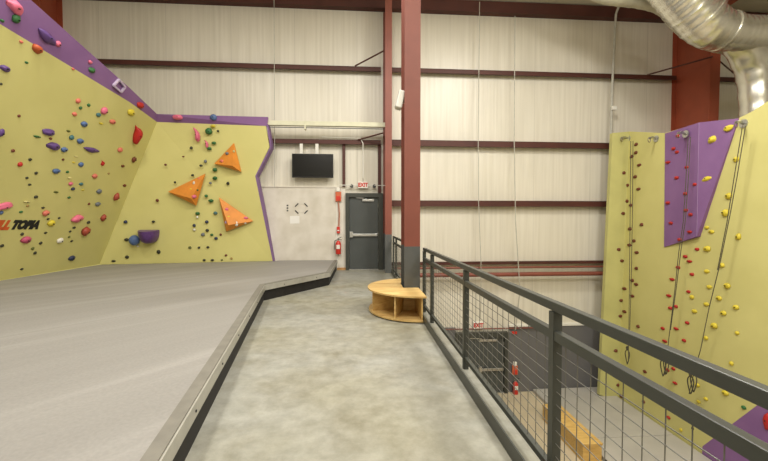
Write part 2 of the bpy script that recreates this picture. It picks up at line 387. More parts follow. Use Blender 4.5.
# exit signs
def exit_sign(px, py, w, h, lab, Y, conduit_top=None, heads=True, cat='exit sign'):
    c = onY(px, py, Y); t = thing('exit_sign', c, lab, cat)
    obj('housing', B(c.x-w/2, c.x+w/2, Y, YB, c.z-h/2, c.z+h/2, bev=.01), WHITE, t)
    text('lettering', 'EXIT', h*.85, frame_mtx(V((c.x, Y-.003, c.z-.0)), V((.86, 0, 0)), V((0, 0, 1)), V((0, -1, 0))), REDP, t, .003, .008)
    if heads:
        for s in (-1, 1):
            x = c.x+s*.32
            bm = tube(bmesh.new(), [(x, Y+.06, c.z-.02), (x+s*.02, Y-.02, c.z-.035)], .05, 12, radii=[.03, .055]); obj('lamp_head', bm, GREYP, t, True)
            bm = tube(bmesh.new(), [(c.x+s*w/2, Y-.015, c.z-.01), (x+s*.38, Y-.015, c.z-.01)], .012, 6); obj('conduit_arm', bm, WHITE, t)
    return t, c
ex1, c1 = exit_sign(363, 185, .30, .19, 'white exit sign with red letters above the upper grey door', YB-.12)
ex2, c2 = exit_sign(478.5, 325.5, .30, .2, 'white exit sign with red letters above the lower floor door', YB-.12, heads=False)
o = obj('conduit', tube(bmesh.new(), [(c1.x, YB-.08, c1.z+.1), (c1.x, YB-.22, c1.z+.2), (c1.x, YB-.235, ZR['b']-.05), (c1.x-.08, YB-.235, ZR['b']+.1), (c1.x-1.2, YB-.235, ZR['b']+.12)], .013, 6), WHITE)
tag(o, 'thin white conduit dropping to the exit sign above the upper door', 'conduit')
z = onY(300, 187, YB).z
# electrical trunk on the left wall, hanging cords
p0, p1 = onY(274, -12, YB-.25), onY(274.8, 188, YB-.25)
o = obj('hanging_cable', tube(bmesh.new(), [p0, p1], .01, 6), WCORD); tag(o, 'thin grey cable down the back wall left of the television', 'cable')
o = obj('hanging_cable', tube(bmesh.new(), [onY(479.6, 2, 10.95), onY(478.2, 140, 10.95), onY(478.5, 200, 10.95), onY(481, 262, 10.95), onY(481, 300, 10.95), onY(480, 321, 11.2)], .011, 6), WCORD)
tag(o, 'thin pale cable hanging down the wall to the lower exit sign, left of two', 'cable')
o = obj('hanging_cable', tube(bmesh.new(), [onY(515, 16, 10.95), onY(514.2, 140, 10.95), onY(515.5, 220, 10.95), onY(518, 260, 10.95), onY(520, 290, 10.95), onY(515.5, 330, 11.25)], .013, 6), WCORD)
tag(o, 'thin pale cable hanging down the wall to the lower fire alarm box, right of two', 'cable')
# conduit by the duct
t = thing('vertical_conduit', onY(612, 125, 11.1), 'pale vertical conduit with a junction box left of the big tapered column', 'conduit')
obj('tube', tube(bmesh.new(), [onY(620, 3, 10.8), onY(616, 14, 11.05), onY(615, 30, 11.1), onY(612.5, 80, 11.12), onY(611, 132, 11.12), onY(607, 232, 11.12)], .035, 8), WCORD, t, True)
c = onY(613.3, 108.5, 11.1); obj('junction_box', B(c.x-.07, c.x+.07, c.y-.08, c.y, c.z-.06, c.z+.06, bev=.01), WHITE, t)
# television
a, b = onY(291.8, 153.5, 11.15), onY(333.3, 177.8, 11.15)
t = thing('television', ((a.x+b.x)/2, 11.2, b.z), 'black flat television hung on the back wall beside the exit door', 'television')
obj('bezel', B(a.x, b.x, 11.15, 11.21, b.z, a.z, bev=.008), BLKP, t)
obj('screen', B(a.x+.02, b.x-.02, 11.146, 11.151, b.z+.03, a.z-.02), BLKG, t)
for x in (301.3, 317):
    p = onY(x, 150, 11.22); obj('bracket_arm', B(p.x-.045, p.x+.045, 11.21, 11.25, a.z-.3, onY(x, 143.5, 11.2).z), WHITE, t)
# horizontal cream tube
a, b = onY(266.7, 124.2, 10.9), onY(385, 124.5, 10.9)
t = thing('cream_beam', a, 'cream coloured horizontal tube between the climbing wall and the column', 'tube')
obj('tube', B(a.x, b.x, 10.84, 10.96, (a.z+b.z)/2-.06, (a.z+b.z)/2+.07, bev=.01), CREAM, t)
p = onY(305, 125, 10.82); obj('clamp', B(p.x-.02, p.x+.02, 10.82, 10.98, a.z-.14, a.z+.1), CREAM, t)
obj('lower_rail', B(a.x, b.x, 10.88, 10.9, a.z-.09, a.z-.07), DGREY, t)
# fire equipment (upper and lower sets)
def fire_set(px, ys, Y, where, z_floor=None):
    def P(y): return onY(px, y, Y)
    p = P(ys[0]); t = thing('fire_alarm_strobe', p, 'red alarm box with white top ' + where, 'fire alarm')
    s = 1.0
    obj('case', B(p.x-.085, p.x+.085, Y, Y+.06, p.z-.19, p.z+.1, bev=.01), mat('orange_red_case', (206, 104, 66), .5), t)
    obj('strobe_lens', B(p.x-.06, p.x+.05, Y-.02, Y+.05, p.z+.1, p.z+.22, bev=.015), WHITE, t)
    obj('horn_grille', B(p.x-.06, p.x+.06, Y-.012, Y, p.z-.16, p.z-.03, bev=.005), REDP, t)
    if ys[1]:
        a = P(ys[0]+7); b = P(ys[1]-4)
        o = obj('wall_conduit', tube(bmesh.new(), [(a.x+.0, Y+.03, a.z), (a.x+.03, Y+.03, (a.z+b.z)/2), (a.x+.01, Y+.03, b.z)], .02, 8), mat('worn_red_conduit', (186, 128, 104), .6)); tag(o, 'thin reddish conduit ' + where, 'conduit')
        p = P(ys[1]); t = thing('fire_pull_station', p, 'small red fire pull station ' + where, 'fire alarm')
        obj('case', B(p.x-.045, p.x+.045, Y, Y+.06, p.z-.1, p.z+.1, bev=.008), REDP, t)
        obj('pull_handle', B(p.x-.03, p.x+.03, Y-.02, Y, p.z-.03, p.z, bev=.004), WHITE, t)
    p = P(ys[2]); t = thing('fire_extinguisher', V((p.x, Y-.02, p.z-.25)), 'red fire extinguisher on a bracket ' + where, 'extinguisher')
    bm = tube(bmesh.new(), [(p.x, Y-.02, p.z-.24), (p.x, Y-.02, p.z-.22), (p.x, Y-.02, p.z+.08), (p.x, Y-.02, p.z+.13), (p.x, Y-.02, p.z+.16)], .08, 16, radii=[.07, .08, .08, .05, .03]); obj('cylinder', bm, REDP, t, True)
    obj('valve', B(p.x-.03, p.x+.03, Y-.05, Y+.01, p.z+.16, p.z+.22, bev=.005), ALU, t)
    bm = bmesh.new(); bar(bm, (p.x-.02, Y-.05, p.z+.22), (p.x+.1, Y-.05, p.z+.27), .02, .015); bar(bm, (p.x-.02, Y-.05, p.z+.2), (p.x+.1, Y-.05, p.z+.19), .02, .015); obj('lever', bm, BLKP, t)
    obj('hose', tube(bmesh.new(), [(p.x-.03, Y-.04, p.z+.19), (p.x-.1, Y-.05, p.z+.16), (p.x-.11, Y-.05, p.z+.0), (p.x-.1, Y-.05, p.z-.1)], .012, 6), BLKP, t, True)
    obj('inspection_label', B(p.x-.05, p.x+.05, Y-.104, Y-.098, p.z-.08, p.z+.04), WHITE, t)
    obj('wall_bracket', B(p.x-.03, p.x+.03, Y+.05, Y+.1, p.z-.2, p.z+.1), BLKP, t)
fire_set(338.3, (195, 230, 246), YB-.13, 'on the white panel left of the upper door')
fire_set(515.2, (369, None, 386), YB-.16, 'on the grey lower wall right of the lower door')
p = onY(515, 333, YB-.1); o = obj('alarm_bell_box', B(p.x-.09, p.x+.07, YB-.1, YB, p.z-.04, p.z+.04, bev=.01), REDP); tag(o, 'small flat red box on top edge of the grey lower wall', 'alarm box')
# lower door surround line
z = onY(470, 330, YB-.1).z
o = obj('lower_conduit', tube(bmesh.new(), [(XD+.2, YB-.06, z+.02), (onY(470, 330, YB).x, YB-.06, z+.02), (onY(560, 330, YB).x, YB-.12, z+.03)], .02, 6), RED); tag(o, 'thin red conduit running above the lower door', 'conduit')
z = ex2.location.z

# ------------------------------------------------------------------ speaker on near column
c = onY(398.6, 102, 6.35)
t = thing('wall_speaker', (NX0-.06, 6.3, c.z), 'small white speaker on the left side of the near red column', 'speaker')
Rm = Matrix.Rotation(math.radians(14), 4, 'Y')
def tb(x0, x1, y0, y1, z0, z1, bev, m4):
    bm = B(x0, x1, y0, y1, z0, z1, bev=bev); bmesh.ops.transform(bm, matrix=m4, verts=bm.verts); return bm
M4 = Matrix.Translation((NX0-.045, 6.22, c.z)) @ Rm
obj('cabinet', tb(-.06, .045, -.09, .09, -.16, .13, .02, M4), WHITE, t)
obj('grille', tb(-.066, -.06, -.075, .075, -.14, .11, .002, M4), mat('speaker_grille', (196, 194, 186), .7), t)
obj('mount', B(NX0-.02, NX0+.12, 6.26, 6.34, c.z-.03, c.z+.03), WHITE, t)

# ------------------------------------------------------------------ landing mat
HM = .30
A0 = onZ(189.5, 461, 0); A1 = onZ(265.2, 300.8, 0); A2 = onZ(330.3, 285.2, 0); A3 = onZ(337, 271.5, 0)
dirA = (A0-A1).normalized()
P0 = A1+dirA*9.2
A3 = V((A3.x, YB-.09, 0))
poly = [P0, A1, A2, A3, V((-7.2, YB-.07, 0)), V((-7.2, P0.y, 0))]
def off(poly3, d):   # inset of the open chain P0-A1-A2-A3 towards the mat
    out = []
    n = []
    for a, b in zip(poly3, poly3[1:]):
        e = (b-a).normalized(); nn = V((-e.y, e.x, 0)); n.append(nn)
    for i, p in enumerate(poly3):
        if i == 0: out.append(p+n[0]*d)
        elif i == len(poly3)-1: out.append(p+n[-1]*d)
        else:
            s = (n[i-1]+n[i]); out.append(p+s*(d/(s.dot(n[i]))))
    return out
chain = [P0, A1, A2, A3]
cz = lambda c, z: [V((p.x, p.y, z)) for p in c]
sgn = 1 if off(chain, .1)[1].x < A1.x else -1
t = thing('landing_mat', V((-3.5, 5, 0)), 'large grey padded landing mat spread in front of the left climbing walls', 'mat')
def chain_band(d0, d1, z0, z1, m, name):
    a = cz(off(chain, sgn*d0), z0); b = cz(off(chain, sgn*d1), z0); bm = bmesh.new()
    va = [[bm.verts.new(p) for p in q] for q in (a, cz(a, z1), cz(b, z1), b)]
    for i in range(len(a)-1):
        for j in range(4): bm.faces.new((va[j][i], va[j][i+1], va[(j+1) % 4][i+1], va[(j+1) % 4][i]))
    bm.faces.new([va[j][0] for j in range(4)]); bm.faces.new([va[j][-1] for j in range(4)])
    return obj(name, bm, m, t)
bm = bmesh.new(); inn = cz(off(chain, sgn*.1), .2)
wb = onZ(99.5, 264.6, HM); wc = onZ(272.7, 261.0, HM); wa = onZ(0, 280.5, HM); wd_ = (wa-wb).normalized(); wz = wb+wd_*((wb.y-P0.y)/abs(wd_.y))
prism(bm, inn+[V((wc.x+.12, YB-.09, .2)), V((wc.x+.12, wc.y-.02, .2)), V((wb.x+.02, wb.y-.02, .2)), V((wz.x+.02, P0.y, .2))], V((0, 0, HM-.2))); obj('padded_surface', bm, CARP, t)
o = chain_band(.03, .12, 0, .195, BLK, 'black_side')
o = chain_band(0, .1, .195, HM-.005, TRIMS, 'edge_strip')
o = chain_band(.012, .10, HM-.004, HM+.006, BORD, 'surface_border')
q = off(chain, sgn*(-.003))
for a, b in zip(q, q[1:]):
    L_ = (b-a).length; e = (b-a).normalized(); k = max(1, int(L_/.8))
    for i in range(k):
        p = a+e*(L_*(i+.5)/k)+V((0, 0, .24)); nn = V((e.y, -e.x, 0)); obj('screw_head', tube(bmesh.new(), [p-nn*.003, p+nn*.004], .009, 6), BLKP, t)

# ------------------------------------------------------------------ left climbing walls
Pa = onZ(-60, 291.8, HM); Pb = onZ(99.5, 264.6, HM); Pb = V((-6.99, 10.25, HM)) if False else Pb
Pc = onZ(272.7, 261.0, HM)
Pt = onp(157, 114, (0, 10.4, 0), (0, 1, 0))
PL_ = pln(onZ(0, 280.5, HM), Pb, Pt); PB_ = pln(Pb, Pc, Pt)
def L(x, y, o=0): return onp(x, y, PL_[0]+PL_[1]*o, PL_[1])
def K(x, y, o=0): return onp(x, y, PB_[0]+PB_[1]*o, PB_[1])
lb = [L(-60, 291.5), Pb, L(157, 122), L(130, 102.3), L(0, 24), L(-60, -8)]
st = [L(-60, -8), L(0, 24), L(130, 102.3), L(157, 122), Pt, L(130, 88.3), L(31, 0), L(-20, -46), L(-60, -82)]
t = thing('climbing_wall', Pb, 'yellow overhanging climbing wall at far left with a slanted purple top band', 'climbing wall')
tl = t
nL = -PL_[1]*.12
obj('yellow_panel', prism(bmesh.new(), lb, nL), YEL, t)
obj('purple_band', prism(bmesh.new(), st, nL), PUR, t)
bm = bmesh.new(); tube(bm, [L(-60, 291.5, .01), Pb+PL_[1]*.01], .02, 5); o = obj('base_trim', bm, mat('pale_yellow_trim', (214, 208, 140), .6), t)
for (x0, x1, y, s, col_, mm) in ((-6, 12.5, 225.6, 'ILL', 'a', mat('lettering_orange', (216, 96, 40), .5)), (11.5, 41, 225.2, 'TOPIA', 'b', BLKP)):
    c = L((x0+x1)/2, y, .004); ex = (L(x1, y)-L(x0, y)); w = ex.length; ex.normalize(); ez = PL_[1]; ey = ez.cross(ex)
    hgt = (L(20, 221.5)-L(20, 229.0)).length
    # stretch letters to fill the band
    cc = {'ILL': 1.7, 'TOPIA': 3.2}[s]
    sx = w/(cc*hgt*1.35)
    o = text('lettering', s, hgt*1.35, frame_mtx(c, ex*sx, ey+ex*.25*sx, ez), mm, t, .002, .022); o['label'] = ('orange' if col_ == 'a' else 'black') + ' bold slanted letters'
t = thing('climbing_wall', (Pb+Pc)/2, 'yellow climbing wall facing the camera with purple top edge and orange volumes', 'climbing wall')
tk = t
kb = [Pb, Pc, K(255.2, 176), K(269.5, 147), K(265.8, 126), L(157, 122)]
kp = [L(157, 122), K(265.8, 126), K(267.2, 125.5), K(268, 117), Pt]
nK = -PB_[1]*.12
obj('yellow_panel', prism(bmesh.new(), kb, nK), YEL, t)
obj('purple_band', prism(bmesh.new(), kp, nK), PUR, t)
# deep purple side edge reaching back
ed = [K(266.5, 124), K(270, 147), K(255.2, 176), Pc]
bm = bmesh.new()
dd = V((.02, .38, 0)); wd = V((.04, 0, 0))
for a, b in zip(ed, ed[1:]):
    prism(bm, [a-PB_[1]*-.004, b-PB_[1]*-.004, b+wd, a+wd], V((0, .3, 0)))
obj('side_edge', bm, mat('purple_edge_paint', (128, 96, 142), .6), t)

# orange volumes
def volume(pts, apex, h, Fn, n, lab):
    t = thing('climbing_volume', sum((Fn(*p) for p in pts), V((0, 0, 0)))/len(pts), lab, 'climbing volume', 'orange triangular volumes')
    bm = bmesh.new(); base = [bm.verts.new(Fn(*p)) for p in pts]; rim = [bm.verts.new(Fn(*p)+n*.05) for p in pts]
    ap = bm.verts.new(Fn(*apex)+n*h)
    k = len(pts); bm.faces.new(base)
    for i in range(k):
        bm.faces.new((base[i], base[(i+1) % k], rim[(i+1) % k], rim[i])); bm.faces.new((rim[i], rim[(i+1) % k], ap))
    obj('shell', bm, ORG, t)
    return t
ORG = mat('orange_volume_paint', (222, 140, 48), .55)
volume([(168.5, 191.7), (205.6, 173.8), (196.5, 205.4)], (193.5, 198), .22, K, PB_[1], 'orange triangular volume pointing left, leftmost of three on the yellow wall')
volume([(214.6, 163.8), (234.2, 143.2), (241.6, 172)], (234, 166), .24, K, PB_[1], 'topmost orange triangular volume, its tip pointing up')
volume([(219.3, 197.5), (253.2, 221), (226.5, 231.5)], (230, 224), .25, K, PB_[1], 'lowest orange triangular volume, its tip pointing right')
# purple bowl volume
t = thing('climbing_volume', K(149, 236), 'purple bowl-shaped volume low on the yellow wall beside the blue ball hold', 'climbing volume')
bm = bmesh.new()
c = K(149.5, 229.8); ex = (K(159.3, 230)-K(139.3, 230)); r = ex.length/2; ex.normalize(); ey = PB_[1].cross(ex)
if ey.z < 0: ey = -ey
hgt = (K(149, 230)-K(149, 243)).length
rings = []
for i in range(9):
    a = i/8*math.pi/2
    rw = r*math.cos(a)**.55 if i < 8 else r*.35; dz = -hgt*math.sin(a)
    rings.append([bm.verts.new(c+ex*(rw*math.cos(b))+ey*dz+PB_[1]*(max(.0, .42*math.cos(a*.8))*math.sin(b)+.001)) for b in [j/12*math.pi for j in range(13)]])
for A_, B_ in zip(rings, rings[1:]):
    for j in range(12): bm.faces.new((A_[j], A_[j+1], B_[j+1], B_[j]))
bm.faces.new(rings[0]); bm.faces.new(rings[-1][::-1])
obj('shell', bm, mat('purple_volume_resin', (96, 62, 124), .35, var=.12, vscale=12), t, True)

# ------------------------------------------------------------------ holds
def hold_mesh(kind, seed):
    bm = bmesh.new(); rnd = random.Random(seed)
    bmesh.ops.create_icosphere(bm, subdivisions=3 if kind in ('jug', 'long', 'hook', 'ball') else 2, radius=1)
    ofs = V((seed*3.1, seed*1.7, seed*.9))
    for v in bm.verts:
        x, y, z = v.co
        n = noise.noise(V((x, y, z))*1.3+ofs)
        r = 1+.28*n if kind != 'ball' else 1+.04*n
        x *= r; y *= r; z *= r
        if kind == 'ball': z = z*.95+.35
        if kind in ('round',): z = z*.8 if z > 0 else z*.2
        if kind == 'edge':
            if z > 0: z = z*(.95+.5*y)
            y = y*.8 if y > 0 else y
        if kind == 'pinch': z = z*.9; x *= 1-.25*y*y
        if kind == 'long':   # bean
            x *= 1; y += -.28*x*x+.12; z *= .9
        if kind == 'jug':    # scooped top
            if y > 0: y *= .75; z *= .9 if z > 0 else 1
            z = z*(1-.35*abs(x)); 
        if kind == 'hook':
            x = x*(.56-.12*y)+.35-.8*max(0, y)**2
        if z < 0: z = 0
        v.co = (x, y, z)
    return bm
MESH = {}
def get_mesh(kind, seed, col):
    k = (kind, seed, col)
    if k not in MESH:
        bm = hold_mesh(kind, seed); me = bpy.data.meshes.new('climbing_hold'); bmesh.ops.recalc_face_normals(bm, faces=bm.faces); bm.to_mesh(me); bm.free()
        me.materials.append(hm(col))
        for p in me.polygons: p.use_smooth = True
        MESH[k] = me
    return MESH[k]
bb = tube(bmesh.new(), [(0, 0, 0), (0, 0, 1)], 1, 6); BOLT = bpy.data.meshes.new('bolt'); bb.to_mesh(BOLT); bb.free(); BOLT.materials.append(BLKP)
SIZEW = [(3.4, 'tiny'), (5.2, 'small'), (8.5, 'medium'), (99, 'large')]
def place_hold(px, py, w, h, col, kind, Fn, n, tilt=0, raise_=0, dep=.5, bolt=True):
    p = Fn(px, py, raise_) if raise_ else Fn(px, py)
    d = (p-EYE).dot(FW); k = d/F
    ex = V((0, 0, 1)).cross(n).normalized(); ey = n.cross(ex)
    if ex.dot(RT) < 0: ex = -ex; ey = -ey if ey.z < 0 else ey
    ey = n.cross(ex); 
    if ey.z < 0: ey = -ey; ex = -ex; 
    if tilt:
        a = math.radians(tilt); ex, ey = ex*math.cos(a)+ey*math.sin(a), ey*math.cos(a)-ex*math.sin(a)
    pj = lambda q: V(((q-EYE).dot(RT), (q-EYE).dot(UP)))*(F/(q-EYE).dot(FW))
    sx = (pj(p+ex*.05)-pj(p-ex*.05)).length*10; sy = (pj(p+ey*.05)-pj(p-ey*.05)).length*10
    sm = .84 if max(w, h) < 7 else .95
    sw = w/2/sx*sm; sh = h/2/sy*sm; sd = min(sw, sh)*dep*2
    me = get_mesh(kind, random.randrange(3), col)
    o = bpy.data.objects.new('climbing_hold', me); COL.objects.link(o)
    mm = frame_mtx(p, ex*sw, ey*sh, n*sd); o.matrix_world = mm
    if bolt and max(w, h) >= 6.5 and kind not in ('ball',):
        b = bpy.data.objects.new('bolt', BOLT); COL.objects.link(b); b.parent = o
        b.matrix_parent_inverse = Matrix.Identity(4)
        b.matrix_local = Matrix.Translation((0, 0, .75)) @ Matrix.Diagonal((.012/sw, .012/sh, .28, 1))
    return o
CN = dict(dark='dark olive', brick='brick red', pale='pale yellow', navy='dark blue', white='white', lilac='lilac', grey='grey blue', salmon='pale pink')
holds_left = [ # x y w h colour kind tilt name-if-landmark
 (14.8,7,20,11,'pink','long',-18,'large pink bean-shaped hold on the purple band'),(16,19,10,9,'green','round',0,'green rounded hold under the large pink bean on the purple band'),
 (2,20.5,6,4,'green','edge',0,0),(47,36.5,23,11,'purple','jug',-14,'large dark purple wedge hold on the slanted purple band'),(58,44,7,6,'pink','round',0,0),
 (37,49,13,9,'orange','edge',-20,'orange brown half-round hold touching the edge of the purple band'),(21,41.7,5,4,'salmon','round',0,0),(26.5,62.5,5,3,'green','edge',0,0),
 (5,68,12,7,'purple','jug',0,'purple wedge hold at the left photo edge, high on the yellow wall'),(73,69,4,3,'salmon','round',0,0),(1,84,4,3,'dark','round',0,0),
 (90,62,5,5,'pink','round',0,0),(92,70,8,6,'green','jug',0,0),
 (78,101,6,6,'salmon','round',0,0),(80.5,108,4,4,'green','round',0,0),(88.6,105,4,4,'green','round',0,0),(74.4,114,6,5,'salmon','round',0,0),(104,111,7,8,'pink','round',0,0),
 (98.5,115,6,5,'teal','round',0,0),(112.6,122,7,5,'salmon','round',0,0),(101,123.4,5,3,'yellow','edge',0,0),(84,124,7,6,'blue','round',0,0),(131,112.6,8,7,'yellow','round',0,'bright yellow round hold just under the purple band'),
 (134.5,134,10,20,'red','hook',8,'large long red curved hold near the wall corner'),(68.5,131,5,3,'olive','edge',0,0),(71.5,137.6,6,6,'teal','round',0,0),(80,141,7,6,'blue','round',0,0),
 (64,149.5,7,6,'blue','round',0,0),(91.6,149.5,16,6,'purple','jug',0,'wide flat purple hold in the middle of the left yellow wall'),(120,150,6,6,'salmon','round',0,0),(133.6,159.4,4,7,'brown','pinch',0,0),
 (76,156.5,5,2,'pale','edge',0,0),(63,159.5,3,3,'brown','round',0,0),(140.5,105,8,7,'red','jug',0,'dark red hold on the purple band near the wall corner'),
 (19,116,4,3.5,'brown','round',0,0),(1,133,7,9,'purple','round',0,'purple hold cut by the left photo edge at mid height'),(37,136.5,8,3,'green','edge',0,0),(49,132,14,8,'purple','jug',0,'upper of two dark purple holds stacked on the left yellow wall'),
 (50.5,138.5,4,3,'brown','round',0,0),(53.5,145.6,14,9,'purple','jug',0,'lower of two dark purple holds stacked on the left yellow wall'),(13,150.8,5,4,'brown','round',0,0),
 (30,159.5,4,4,'dark','round',0,0),(20,164.5,6,6,'red','round',0,0),(73.6,162.4,4,2,'yellow','edge',0,0),(80.8,164.4,6,6,'blue','round',0,0),(36,173,4,4,'dark','round',0,0),(56,171,8,6,'blue','round',0,0),
 (67.5,172,4,3,'green','round',0,0),(27,178,4,3,'dark','round',0,0),(29.6,184.6,4,3,'dark','round',0,0),(69.5,178,5,3,'pale','round',0,0),(70.5,183.7,5,5,'pink','round',0,0),(73,189,5,4,'navy','round',0,0),
 (56,192,6,3,'olive','edge',0,0),(36,197,5,4,'dark','round',0,0),(69,197.4,4,3,'green','round',0,0),(26.6,201.6,7,3,'pale','edge',0,0),(27.6,206,4,3,'tan','round',0,0),(43,207.7,4,3,'dark','round',0,0),
 (21,212,5,3,'green','round',0,0),(45.5,213,7,7,'salmon','round',0,0),(4,206.5,22,7,'pink','long',14,'long slender pink hold at the left photo edge above the lettering'),(1,212.5,5,5,'blue','round',0,0),(59,218,3,3,'dark','round',0,0),(48,219,3,3,'dark','round',0,0),
 (101.7,163,5,6,'red','hook',0,0),(94.6,176,6,6,'salmon','round',0,0),(81,184,5,4,'teal','round',0,0),(122.7,166,4,3.5,'brown','round',0,0),(108.6,173.5,2.5,2.5,'tan','round',0,0),(124.5,185.4,4,3.5,'brown','round',0,0),
 (99,191.3,6,6,'grey','round',0,0),(116,197,5,9,'brick','pinch',0,'upright brick red pinch hold in the middle of the yellow corner'),(83,190,4,2,'yellow','edge',0,0),(97.6,204,6,6,'grey','round',0,0),(89,204,3,3,'brown','round',0,0),
 (142.8,187,6,9,'brick','pinch',-25,'slanted brick red hold right of the corner'),(139,209,5,4,'brown','round',0,0),(103,217.5,5,8,'brick','pinch',0,'small upright brick red hold right of the pink bean'),(77,218.5,12,8,'pink','long',10,'pink bean hold with a pale tip low on the left wall'),
 (51,223,8,7,'yellow','round',0,'yellow round hold right of the lettering'),(74,227.6,4,3,'dark','round',0,0),(70,231.4,3,3,'dark','round',0,0),(22,234,4,4,'dark','round',0,0),(25.7,239.7,11,8,'magenta','round',0,'magenta rounded hold below the lettering'),
 (45.5,232.8,4,3,'dark','round',0,0),(60,240.6,7,6,'white','round',0,0),(69,237,3,3,'olive','round',0,0),(71.5,241,3,3,'dark','round',0,0),(40.5,243,4,4,'dark','round',0,0),(2,245.8,5,4,'dark','round',0,0),
 (32.5,248.4,4,4,'olive','round',0,0),(35,253,4,4,'dark','round',0,0),(71.5,258,7,6,'navy','round',0,0),(21.7,269,4,3,'dark','round',0,0),(88.4,222.5,4,4,'dark','round',0,0),
 (85,231,8,11,'brick','pinch',0,'large brick red hold low on the left wall below the pink bean'),
]
holds_back = [
 (125.7,222,5,4,'navy','round',0,0),(126.5,239.6,5,4,'dark','round',0,0),(135,240,11,11,'blue','ball',0,'round blue ball hold beside the purple bowl volume'),(137.7,246.3,3,2,'white','round',0,0),
 (127,257,5,4,'dark','round',0,0),(113.6,261,5,3,'dark','round',0,0),(157.3,200.4,4,4,'brown','round',0,0),(153.4,221.6,4,3,'dark','round',0,0),(158.6,251.8,5,5,'dark','round',0,0),
 (165.5,164.7,3,3,'brown','round',0,0),(183.3,156.6,3,2,'brown','round',0,0),(197.7,213.4,6,4,'green','edge',0,0),(197.4,217.2,3,3,'white','round',0,0),(194.2,225.4,4,4,'navy','round',0,0),(194.2,229.6,4,3,'white','round',0,0),
 (206.7,221.8,4,4,'navy','round',0,0),(207.3,230.3,4,4,'dark','round',0,0),(203,234.6,5,4,'grey','round',0,0),(190,247.6,4,3,'olive','round',0,0),(199,247.6,3,3,'dark','round',0,0),(207.9,247.2,3.5,3,'dark','round',0,0),
 (204.2,260.1,4,3,'dark','round',0,0),(212.4,260.1,4,3,'dark','round',0,0),(206.2,195.9,4,4,'green','round',0,0),(211,200.6,6,5,'green','edge',0,0),(215.5,213,5,4,'teal','round',0,0),(211.8,234.8,4,3,'green','round',0,0),
 (216,238.3,4,4,'navy','round',0,0),(220.7,234.5,3,3,'brown','round',0,0),(226,255.3,3,3,'brown','round',0,0),(231.5,258.5,3,3,'tan','round',0,0),(222,260,3,2,'olive','round',0,0),
 (213.5,117.3,8,7,'blue','round',0,'light blue hold on the purple top edge'),(213,126,6,4,'yellow','edge',0,0),(209,131.4,8,7,'green','round',0,'large green round hold under the purple top edge'),(218,131,3,3,'dark','round',0,0),
 (196.3,135,9,14,'pink','hook',0,'large pink hook-shaped hold under the purple top edge'),(206,144,6,8,'pink','hook',0,0),(214,143,6,4,'green','edge',0,0),(209.5,148.5,6,4,'green','edge',0,0),(191.3,148,4,4,'dark','round',0,0),
 (205.5,161.4,4,4,'grey','round',0,0),(201,165.6,4,3,'dark','round',0,0),(215,169.7,6,5,'green','edge',0,0),(215,178,6,5,'green','edge',0,0),(210.4,183,4,3,'grey','round',0,0),(228,183.3,4,4,'dark','round',0,0),(192.7,175.3,4,3,'dark','round',0,0),
 (178,117,11,6,'pink','jug',0,'pink hold on the purple top edge'),(175,182.3,3,3,'dark','round',0,0),
]
on_vol = [ # on orange volumes
 (181,194.7,5,4,'lilac',.1,0),(194,196.5,6,5,'pink',.2,0),(196.7,190,5,3,'olive',.15,0),(194,183,3,4,'white',.12,0),(199,178.7,4,3,'salmon',.08,0),(191,189,3,2,'yellow',.15,0),
 (221.7,161,5,4,'salmon',.13,1),(227,153.4,4,4,'grey',.13,1),(233.8,151.3,3,3,'pale',.15,1),
 (226.6,209.3,5,4,'pink',.13,2),(228.3,216.6,4,3,'yellow',.18,2),(226.2,222.3,4,4,'lilac',.18,2),(236.7,224,4,6,'white',.18,2),(245.3,222.5,4,4,'white',.1,2),(246,218,6,3,'pink',.1,2)]
KL = [0, 'left', 0]
records = []
for (x, y, w, h, c, k, ti, nm) in holds_left: records.append((x, y, w, h, c, nm, 'the left yellow wall', place_hold(x, y, w, h, c, k, L, PL_[1], ti), 'L'))
for (x, y, w, h, c, k, ti, nm) in holds_back: records.append((x, y, w, h, c, nm, 'the camera-facing yellow wall', place_hold(x, y, w, h, c, k, K, PB_[1], ti), 'K'))
VN = ['leftmost orange volume', 'topmost orange volume', 'lowest orange volume']
for (x, y, w, h, c, r, vi) in on_vol:
    o = place_hold(x, y, w, h, c, 'round', K, PB_[1], 0, r-.03, .5, False)
    tag(o, '%s small hold screwed on the %s%s' % (c, VN[vi], ', left white one' if x == 236.7 else ', right white one' if x == 245.3 else ', near its top' if x == 226.6 else ', near its right tip' if x == 246 else ''), 'climbing hold', 'small holds on the orange volumes')
# square pale frame hold on the band
t = thing('climbing_hold', L(117.5, 87), 'square white framed hold on the slanted purple band', 'climbing hold')
bm = bmesh.new(); q = [L(*p, .03) for p in ((113.5, 85.5), (119, 79.5), (125, 87), (121, 92))]
for a, b in zip(q, q[1:]+q[:1]): bar(bm, a, b, .035, .05, PL_[1])
obj('frame', bm, mat('frosted_white_resin', (196, 180, 205), .5), t)

